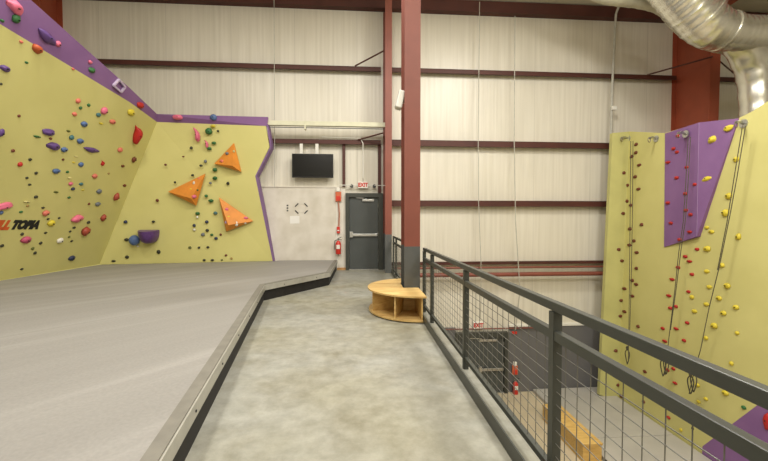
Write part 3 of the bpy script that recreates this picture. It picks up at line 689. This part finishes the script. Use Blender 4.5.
# ------------------------------------------------------------------ right climbing wall
ZP = ZL+.0
R0 = onZ(618, 399, ZP); R1 = onZ(695, 452.6, ZP); R2 = onY(629.5, 131.5, R0.y)
PR_ = pln(R0, R1, R2)
def Rr(x, y, o=0): return onp(x, y, PR_[0]+PR_[1]*o, PR_[1])
XE = R0.y
e0 = onY(599.5, 395, XE); e1 = onY(612.5, 133, XE)
dirF = (R1-R0).normalized(); Rend = R0+dirF*8.3
def hpt(x, y): return Rr(x, y)
topR = Rr(752, 111.5); topE = Rr(1100, -40)
t = thing('climbing_wall', R0, 'tall yellow rope climbing wall on the right with purple panels', 'climbing wall')
tr_ = t
n_ = -PR_[1]
LOWP = [Rr(702, 446.3), Rr(761.5, 402), Rr(1000, 218), ]
main = [R0, Rr(629.5, 131.5), Rr(665, 133), Rr(699, 123), Rr(738, 118.5), Rr(752, 111.5), topE, V((Rr(1100, 700).x, Rend.y, ZP)) if False else Rr(1100, 300)]
# keep the far end finite
E = R0+dirF*8.6; Et = E+V((0, 0, 9.6)); Et = Et-PR_[1]*((Et-PR_[0]).dot(PR_[1]))
main = [R0, Rr(629.5, 131.5), Rr(665, 133), Rr(699, 123), Rr(738, 118.5), Rr(752, 111.5), Et, E]
obj('yellow_panel', prism(bmesh.new(), main, n_*.3), YEL, t)
ed = [e0, e1, Rr(629.5, 131.5), R0]
bm = bmesh.new(); prism(bm, [p-V((0, .002, 0)) for p in ed], V((0, .12, 0))); obj('end_panel', bm, mat('yellow_end_paint', (196, 192, 124), .75, vscale=1), t)
# folded purple panel
q = [Rr(665, 133.5, .02), Rr(664, 247, .02), Rr(696.8, 236.5, .09), Rr(738.5, 118.3, .02), Rr(699, 122.5, .12)]
bk = [p-PR_[1]*((p-PR_[0]).dot(PR_[1])) for p in q]
bm = bmesh.new(); f = [bm.verts.new(p) for p in q]; g = [bm.verts.new(p) for p in bk]
bm.faces.new((f[0], f[1], f[2], f[4])); bm.faces.new((f[4], f[2], f[3])); 
for i in range(5): 
    j = (i+1) % 5
    bm.faces.new((f[i], g[i], g[j], f[j]))
obj('purple_panel', bm, PUR, t)
bm = bmesh.new(); tube(bm, [q[4], q[2]], .007, 6); obj('panel_crease', bm, PLIL, t)
lp = [Rr(702.5, 446.3, .015), Rr(761.5, 402, .015), Rr(1000, 225, .015)]
z0 = Rr(702.5, 446.3).z
far = E+PR_[1]*.015; farT = V((far.x, far.y+.3, 2.0)); farT = farT-PR_[1]*((farT-PR_[0]).dot(PR_[1])-.015)
fl0 = lp[0].copy(); fl0.z = ZP; fl0 = fl0-PR_[1]*((fl0-PR_[0]).dot(PR_[1])-.015)
obj('purple_panel', prism(bmesh.new(), [fl0, lp[0], lp[1], farT, far], PR_[1]*-.014), PUR, t)

right_brown = [(636.3,144.5),(636,152.8),(632,156.6),(639.3,165),(624,173),(635.3,176.9),(627.4,185.3),(638.6,189),(627,201.3),(630.8,205.2),(623,213.4),(641.8,224.7),(630,229),(633.8,240.8),(629.6,245),(618.6,249.4),
 (636.8,252.5),(621.8,260.8),(636.3,268.3),(632.4,280.5),(636.3,284.3),(624.6,288.6),(632.3,296),(621,300.4),(624.6,311.6),(620.3,316),(638.2,326.6),(615.6,350.7),(645.5,350.4),(645,371.6),(618,385),(621.3,396),(643.6,401.6)]
right_red = [(678,135.8),(674,148.7),(677.2,152),(668.2,162.3),(686.8,167.2),(677,177.8),(695.3,184.5),(685.8,193.6),(668.2,202.9),(700.6,202),(686,210.3),(690.9,214.6),(671,223),(689.9,231.8),(680,239.6),
 (697.4,249.3),(685.6,256.6),(689.7,261.3),(678.4,267.5),(672.3,279.3),(692.2,274.4),(688.5,291.6),(669,295.6),(670.6,308.1),(676,306.5),(687.5,322.8),(676.3,328.6),(662.8,328.3),(684.3,340.5),(665,341),(667.5,369.8),(673.4,368.6),(675.2,383),(668.7,417.4)]
right_yel = [(728.4,128,12,7),(713,139.3,10,8),(707.9,178.8,15,7),(736.2,159.4,7,6),(728.8,196,8,7),(725.4,212.8,8,8),(706.9,227.5,6,4),(711.4,231.8,7,4),(738.7,237,6,7),(707.5,249,8,6),(721.9,265.5,7,5),(707,271.3,6,5),(727.2,285.8,8,6),(709.6,286.9,6,5),(691.9,297,6,5),
 (719,298.2,7,5),(706.6,304.2,6,5),(736.3,307.5,7,5),(694.7,311.2,6,5),(723.7,313.3,7,5),(714.6,326,8,6),(737.4,333,5,5),(706,337.9,6,5),(731.7,363.6,6,5),(725.6,393,7,6),(697.5,385,6,5),(706,399,6,4),(698.8,401.7,5,4),(681,429.8,5,4)]
def purp(x, y): return 664 < x < 739 and y < 247-(x-664)*.33 and y < 118.5+(738.5-x)*2.84
def outp(x, y):
    if not purp(x, y): return 0
    return .02+.08*(x-664)/35 if x < 699 else .02+.09*max(0, (738-x-(y-118)*.35)/39)
for (x, y) in right_brown:
    Fn = Rr if x > 629.5-(y-131)*.043 else (lambda a, b: onY(a, b, XE))
    records.append((x, y, 4.4, 3.8, 'brown', 0, 'the right wall', place_hold(x, y, 4.6, 4, 'brown', 'round', Rr if Fn is Rr else Fn, PR_[1] if Fn is Rr else V((0, -1, 0))), 'RB'))
for (x, y) in right_red:
    records.append((x, y, 5, 4, 'red', 0, 'the right wall', place_hold(x, y, 5.6, 4.4, 'red', 'edge', Rr, PR_[1], 0, outp(x, y)), 'RR'))
for (x, y, w, h) in right_yel:
    nm = {128: 'large yellow hold at the top right corner of the right purple panel', 139.3: 'slanted yellow hold high on the right purple panel', 178.8: 'wide yellow hold on the purple panel right edge'}.get(y, 0)
    records.append((x, y, w, h, 'yellow', nm, 'the right wall', place_hold(x, y, w, h, 'yellow', 'jug' if w > 9 else 'round', Rr, PR_[1], 12 if w > 9 else 0, outp(x, y)), 'RY'))
records.append((744, 407.5, 5, 4, 'olive', 'dark green hold low on the right wall beside the purple lower panel', '', place_hold(744, 407.5, 6, 5, 'green', 'round', Rr, PR_[1]), 'RG'))
records.append((692.8, 428.5, 4, 3, 'dark', 'dark small hold near the foot of the right wall', '', place_hold(692.8, 428.5, 4, 3, 'dark', 'round', Rr, PR_[1]), 'RG'))
records.append((767, 421, 8, 20, 'red', 'large red hold on the lower purple panel at the right photo edge', '', place_hold(767.5, 421, 8, 20, 'red', 'pinch', Rr, PR_[1], 0, .02), 'RG'))
# labels for the holds
marks = [(r[0], r[1], {'L': 'L', 'K': 'K'}.get(r[8]), r[5]) for r in records if r[5] and r[8] in 'LK']
SH = {14.8:'large pink bean', 47:'purple wedge on the band', 37:'orange half-round hold', 5:'purple wedge at the photo edge', 131:'yellow round hold under the band', 134.5:'long red curved hold', 91.6:'wide flat purple hold', 140.5:'red hold on the band', 1:'purple hold cut by the photo edge',
 49:'upper stacked purple hold', 53.5:'lower stacked purple hold', 4:'long slender pink hold', 116:'upright brick red pinch', 142.8:'slanted brick red hold', 103:'small upright brick red hold', 77:'low pink bean', 51:'yellow hold by the lettering', 25.7:'magenta hold', 85:'large brick red hold', 16:'green hold under the large pink bean',
 135:'blue ball hold', 213.5:'light blue hold on the top edge', 209:'large green round hold', 196.3:'pink hook hold', 178:'pink hold on the top edge'}
LM = [(r[0], r[1], SH[r[0]]) for r in records if r[5] and r[8] in 'LK' and r[0] in SH]
LM += [(150, 236, 'purple bowl volume'), (190, 192, 'leftmost orange volume'), (231, 161, 'topmost orange volume'), (232, 216, 'lowest orange volume'), (20, 225, 'wall lettering')]
def direction(dx, dy):
    a = math.degrees(math.atan2(-dy, dx)) % 360
    return ['right of', 'above and right of', 'above', 'above and left of', 'left of', 'below and left of', 'below', 'below and right of'][int((a+22.5)//45) % 8]
ORD = ['nearest', 'second nearest', 'third nearest', 'fourth nearest', 'fifth nearest', 'sixth nearest', 'seventh nearest', 'eighth nearest']
groups = {}
for r in records:
    x, y, w, h, c, nm, where, o, side = r
    if nm: tag(o, nm, 'climbing hold'); continue
    if side in ('L', 'K'):
        l = min(LM, key=lambda q: (q[0]-x)**2+(q[1]-y)**2); dd = math.hypot(l[0]-x, l[1]-y)
        groups.setdefault((CN.get(c, c), direction(x-l[0], y-l[1]), l[2]), []).append((dd, o))
for (c, dr, lm), it in groups.items():
    it.sort(key=lambda q: q[0])
    for i, (dd, o) in enumerate(it):
        s = '%s hold %s the %s' % (c, dr, lm)
        if len(it) > 1: s = '%s hold %s the %s, %s' % (c, dr, lm, ORD[i])
        tag(o, s, 'climbing hold', 'small holds on the left climbing walls')
NUM = ['topmost', 'second', 'third', 'fourth', 'fifth', 'sixth', 'seventh', 'eighth', 'ninth', 'tenth', 'eleventh', 'twelfth', 'thirteenth', 'fourteenth', 'fifteenth', 'sixteenth', 'seventeenth', 'eighteenth', 'nineteenth', 'twentieth']
def nth(i, n):
    if i == n-1: return 'lowest'
    if i < n/2 or n-i > 20: return NUM[i]+(' from the top' if i else '')
    return {1: 'second'}.get(n-1-i, NUM[n-1-i])+' from the bottom'
subs = {}
for r in records:
    x, y, w, h, c, nm, where, o, side = r
    if nm or side in ('L', 'K'): continue
    if side == 'RB': k = ('dark brown', 'left of the leftmost rope' if x < 631.5-(y-140)*.015 else 'right of the leftmost rope')
    elif side == 'RR':
        k = ('red', 'on the right purple panel' if purp(x, y) else 'along the middle rope below the purple panel')
    else:
        rx = 744-(y-126)*.205
        k = ('yellow', ('left of' if x < rx else 'right of')+' the rightmost rope')
    subs.setdefault(k, []).append((y, o))
GN = {'dark brown': 'brown holds on the left lane of the right wall', 'red': 'red holds on the middle lane of the right wall', 'yellow': 'yellow holds on the right lane of the right wall'}
for (c, wh), it in subs.items():
    it.sort(key=lambda q: q[0])
    for i, (yy, o) in enumerate(it): tag(o, '%s climbing hold %s, %s' % (c, wh, nth(i, len(it))), 'climbing hold', GN[c])

# anchors + ropes
def anchor(x, y, lab, o=0):
    p = Rr(x, y, o); n = PR_[1]; t = thing('rope_anchor', p, lab, 'rope anchor')
    obj('wall_plate', tube(bmesh.new(), [p, p+n*.02], .09, 12), ALU, t)
    a = p+n*.02; b = p+V((0, -.12, -.02))+n*.3
    obj('anchor_arm', tube(bmesh.new(), [a, (a+b)/2+V((0, 0, .03)), b], .03, 8), ALU, t, True)
    ring = [b+n*.035*math.cos(k)+V((0, 0, -.05))+V((0, 0, .06))*math.sin(k) for k in [i*math.pi/6 for i in range(13)]]
    obj('carabiner', tube(bmesh.new(), ring, .009, 6, False), BRASSG, t, True)
    return b+V((0, 0, -.1))
anchor(628.5, 138.5, 'metal rope anchor at the top left of the right yellow wall')
anchor(656.5, 138.8, 'metal rope anchor beside the left edge of the right purple panel')
anchor(686, 134, 'metal rope anchor at the top of the right purple panel', .14)
anchor(744, 123.5, 'metal rope anchor at the top right above the yellow holds')
def rope(paths, knot, lab):
    o0 = .32
    t = thing('climbing_rope', Rr(*paths[0][0], .3), lab, 'rope')
    for p in paths: obj('rope_strand', tube(bmesh.new(), [Rr(x, y, .28 if i == 0 else .3) for i, (x, y) in enumerate(p)], .0085, 6), ROPEM, t)
    for kx, ky in knot:
        c = Rr(kx, ky, .3)
        ring = [c+V((0, .07*math.cos(k), .2*math.sin(k)))+PR_[1]*(.02*math.sin(k*2)) for k in [i*math.pi/8 for i in range(17)]]
        bm = tube(bmesh.new(), ring, .013, 6, False); tube(bm, [c+V((0, 0, .2)), c+V((0, .02, .26)), c+V((0, -.01, .3))], .03, 8); obj('knot_loop', bm, ROPEM, t, True)
rope([[(630.8, 141), (630, 230), (629, 320), (628.3, 362)], [(633, 141), (632.6, 200), (631.5, 270), (629.5, 340)]], [(627.3, 357)], 'leftmost thin rope hanging down the right climbing wall')
rope([[(688.3, 137), (685.6, 185), (683.3, 222), (678.8, 252), (674.5, 293), (669, 337), (665, 375)], [(690.5, 137), (688.2, 180), (685.5, 220), (681, 250), (676, 290), (670.5, 330)]], [(663, 368), (666, 366)], 'middle thin rope hanging down across the purple panel')
rope([[(745.5, 126), (736.5, 180), (730, 215), (719, 268), (709, 308), (700.5, 350), (694, 372), (689, 394)], [(742.5, 126), (735, 172), (727, 222), (717.5, 270)]], [(690.5, 385), (693.5, 383)], 'rightmost thin rope hanging down beside the yellow holds')

# ------------------------------------------------------------------ lower floor things
X0 = onZ(583, 444, ZL+.42).x; y1 = onZ(583, 444, ZL+.42).y; X1 = onZ(599.5, 441, ZL+.42).x; y2 = onZ(545, 404, ZL+.42).y
t = thing('timber_box_bench', (X0, y1, ZL), 'long pale timber box lying on the lower floor beside the pad', 'box bench')
obj('top_board', B(X0-.02, X1+.02, y1-.01, y2, ZL+.38, ZL+.42, bev=.004), PINE, t)
obj('side_board', B(X0, X0+.03, y1, y2, ZL, ZL+.38), PINE, t); obj('side_board', B(X1-.03, X1, y1, y2, ZL, ZL+.38), PINE, t)
obj('end_board', B(X0+.03, X1-.03, y1, y1+.03, ZL, ZL+.38), PINE, t); obj('end_board', B(X0+.03, X1-.03, y2-.03, y2, ZL, ZL+.38), PINE, t)
t = thing('floor_pad', (X1+.1, 4, ZL), 'light grey floor pad at the foot of the right climbing wall', 'mat')
xw = R0.x-.05; ys = onZ(640, 436, ZL+.1).y
obj('pad_section', B(X1+.05, xw, ys+.01, YB-.1, ZL, ZL+.1, bev=.012), PAD, t); obj('pad_section', B(X1+.05, xw, 2.5, ys-.01, ZL, ZL+.1, bev=.012), PAD, t)
obj('black_edge', B(X1+.035, X1+.05, 2.5, y1-.05, ZL, ZL+.095), BLK, t)

# ------------------------------------------------------------------ plywood bench around near column
BC = V((.955, 6.2, 0)); BR = .78; BRY = .87
t = thing('plywood_bench', BC, 'half-round plywood cubby bench wrapped round the near red column', 'bench')
def halfdisc(r, z0, z1, bx=.955):
    N_ = 40
    pts = [V((bx-(r+bx-BC.x)*math.sin(math.pi*i/N_), BC.y-(r+BRY-BR)*math.cos(math.pi*i/N_), z0)) for i in range(N_+1)]
    notch = [V((bx, NY1+.02, z0)), V((NX0-.015, NY1+.02, z0)), V((NX0-.015, NY0-.015, z0)), V((bx, NY0-.015, z0))]
    return prism(bmesh.new(), pts+notch, V((0, 0, z1-z0)))
ST = .396
obj('seat_top', halfdisc(BR, ST-.024, ST, 1.0), PLY, t); obj('base_board', halfdisc(BR-.02, .018, .045), PLY, t)
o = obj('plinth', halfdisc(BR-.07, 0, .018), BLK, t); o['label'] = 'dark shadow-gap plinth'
bm = B(NX0-.06, BC.x-.02, NY0-.06, NY0-.035, .045, ST-.024); obj('back_panel', bm, PLY, t)
bm = B(NX0-.06, NX0-.035, NY0-.035, NY1+.05, .045, ST-.024); obj('back_panel', bm, PLY, t)
obj('end_panel', B(BC.x-.022, BC.x-.002, BC.y-BRY+.05, NY0-.03, .045, ST-.024), PLY, t)
obj('end_panel', B(BC.x-.022, BC.x-.002, NY1+.04, BC.y+BRY-.05, .045, ST-.024), PLY, t)
for ang, st_ in ((-57, (NX0-.03, NY0-.06)), (-14, (NX0-.06, NY0+.08)), (32, (NX0-.06, NY1-.05))):
    a = math.radians(ang); e = V((BC.x-(BR-.05)*math.cos(a), BC.y+(BRY-.05)*math.sin(a), 0))
    s = V((st_[0], st_[1], 0)); zc = (.045+ST-.024)/2
    obj('divider', bar(bmesh.new(), (s.x, s.y, zc), (e.x, e.y, zc), .02, ST-.069), PLY, t)

# ------------------------------------------------------------------ railings
def railing(posts, y0, y1, lab, XR=1.09):
    t = thing('guard_railing', (XR, y0, 0), lab, 'railing')
    zt, zm, zb = 1.027, .868, .108
    obj('top_rail', B(XR-.022, XR+.022, y0, y1, zt-.025, zt+.025, bev=.005), DGREY, t)
    obj('middle_rail', B(XR-.022, XR+.022, y0, y1, zm-.027, zm+.027, bev=.005), DGREY, t)
    obj('bottom_rail', B(XR-.02, XR+.02, y0, y1, zb-.02, zb+.02, bev=.004), DGREY, t)
    for y in posts:
        obj('post', B(XR-.025, XR+.025, y-.025, y+.025, .0, zt-.03), DGREY, t)
    sp = 1.705/16
    ps = sorted(posts)
    for a, b in zip(ps, ps[1:]):
        bm = bmesh.new(); n = max(1, round((b-a)/sp))
        for i in range(1, n): y = a+(b-a)*i/n; tube(bm, [(XR, y, zb), (XR, y, zm)], 0.0024, 5, False)
        k = 10
        for i in range(1, k): z = zb+.02+(zm-zb-.04)*i/k; tube(bm, [(XR-.004, a, z), (XR-.004, b, z)], 0.0024, 5, False)
        obj('wire_mesh_panel', bm, mat('mesh_wire_steel', (112, 110, 102), .45, metal=.3), t)
    return t
railing([.28, 1.985, 3.69, 5.39, 6.03], .25, 6.055, 'dark steel guard railing with wire mesh running from the right foreground to the column')
railing([6.75, 8.4, 9.85, 10.6], 6.72, 10.63, 'short dark guard railing beyond the near column beside the door', 1.03)
def kick(y0, y1, lab):
    o = obj('toe_plate', B(.962, .972, y0, y1, 0, .105), DGREY); tag(o, lab, 'kick plate')
kick(-1, 6.05, 'dark steel toe plate along the deck edge below the near railing')
kick(7.2, 10.5, 'dark steel toe plate along the deck edge beyond the bench')

# ------------------------------------------------------------------ ducts
def spiral(pts, r, name, lab, n=28, step=.12, rib=.018, radii=None):
    # Catmull-Rom through pts with raised lock-seams
    P = [V(p) for p in pts]; out = []
    for i in range(len(P)-1):
        a = P[max(i-1, 0)]; b = P[i]; c = P[i+1]; d = P[min(i+2, len(P)-1)]
        k = max(2, int((c-b).length/(step/3)))
        for j in range(k):
            s = j/k; out.append((.5*((2*b)+(c-a)*s+(2*a-5*b+4*c-d)*s*s+(3*b-a-3*c+d)*s**3), i+s))
    out.append((P[-1], len(P)-1.0))
    rad = []
    for j, (p, s) in enumerate(out):
        i = min(int(s), len(P)-2); f = s-i
        rr = (radii[i]*(1-f)+radii[i+1]*f) if radii else r
        rad.append(rr*(1+rib if j % 4 == 0 else 1))
    return tube(bmesh.new(), [p for p, s in out], r, n, True, rad)
YD = 8.2
kk = (YD)/F
t = thing('air_duct', onY(720, 30, YD), 'large shiny round metal duct curving across the top right corner', 'duct')
path = [onY(640, -52, YD), onY(668, -18, YD), onY(692, 9, YD), onY(711, 27, YD), onY(738, 33, YD), onY(775, 33, YD), onY(850, 33, YD)]
obj('spiral_duct', spiral(path, .47, 'duct', '', step=.12, rib=.03, radii=[.47, .47, .47, .45, .38, .36, .36]), GALV, t, True)
for (x, y, r, d) in ((701, 18, .475, (20, 20)), (724, 31, .42, (26, 8))):
    a = onY(x, y, YD); b = onY(x+d[0]*.1, y+d[1]*.1, YD); obj('seam_collar', tube(bmesh.new(), [a, b], r+.02, 32), GALV, t, True)
path = [onY(730, 32, YD+.2), onY(746, 50, YD+.25), onY(755, 72, YD+.3), onY(758, 100, YD+.3), onY(757, 150, YD+.3)]
obj('flexible_branch', spiral(path, .2, '', '', step=.3, rib=.05, radii=[.3, .36, .36, .35, .3]), GALV, t, True)
path = [onY(560, -24, 9.1), onY(600, -3, 9.1), onY(640, 3, 9.1), onY(662, 10, 9.1), onY(678, 27, 9.1), onY(700, 42, 9.0), onY(730, 50, 9.0)]
t = thing('air_duct', path[2], 'narrow pale flexible duct running under the larger metal duct', 'duct')
obj('flexible_duct', spiral(path, .13, '', '', step=.2, rib=.06), mat('pale_flexible_duct', (196, 192, 172), .4, metal=.3), t, True)

# ------------------------------------------------------------------ lights
def lamp(x, y, z, e, col=(1, .965, .905)):
    l = bpy.data.lights.new('high_bay_lamp', 'AREA'); l.energy = e; l.size = 1.0; l.shape = 'DISK'; l.color = col
    o = bpy.data.objects.new('high_bay_lamp', l); COL.objects.link(o); o.location = (x, y, z)
    l = bpy.data.lights.new('ceiling_fill', 'POINT'); l.energy = e*.42; l.shadow_soft_size = .4; l.color = col  # added point fill under each lamp, put in to brighten the ceiling
    o = bpy.data.objects.new('ceiling_fill', l); COL.objects.link(o); o.location = (x, y, z-.6)
for (x, y, e) in ((-3.6, 5.2, 170), (.2, 5.8, 210), (3.9, 6.4, 290), (5.2, 3.2, 250), (-3, .6, 190), (1.6, .2, 190), (4.5, -1.5, 240), (-2, -4.5, 170), (4, -4.5, 200)):
    lamp(x, y, 7.6, e)
w = bpy.data.worlds.new('world'); S.world = w; w.use_nodes = True
w.node_tree.nodes['Background'].inputs[0].default_value = (1, .95, .86, 1); w.node_tree.nodes['Background'].inputs[1].default_value = .25
S.view_settings.view_transform = 'Standard'; S.view_settings.look = 'None'; S.view_settings.gamma = 1; S.view_settings.exposure = -.04
S.view_settings.use_curve_mapping = False
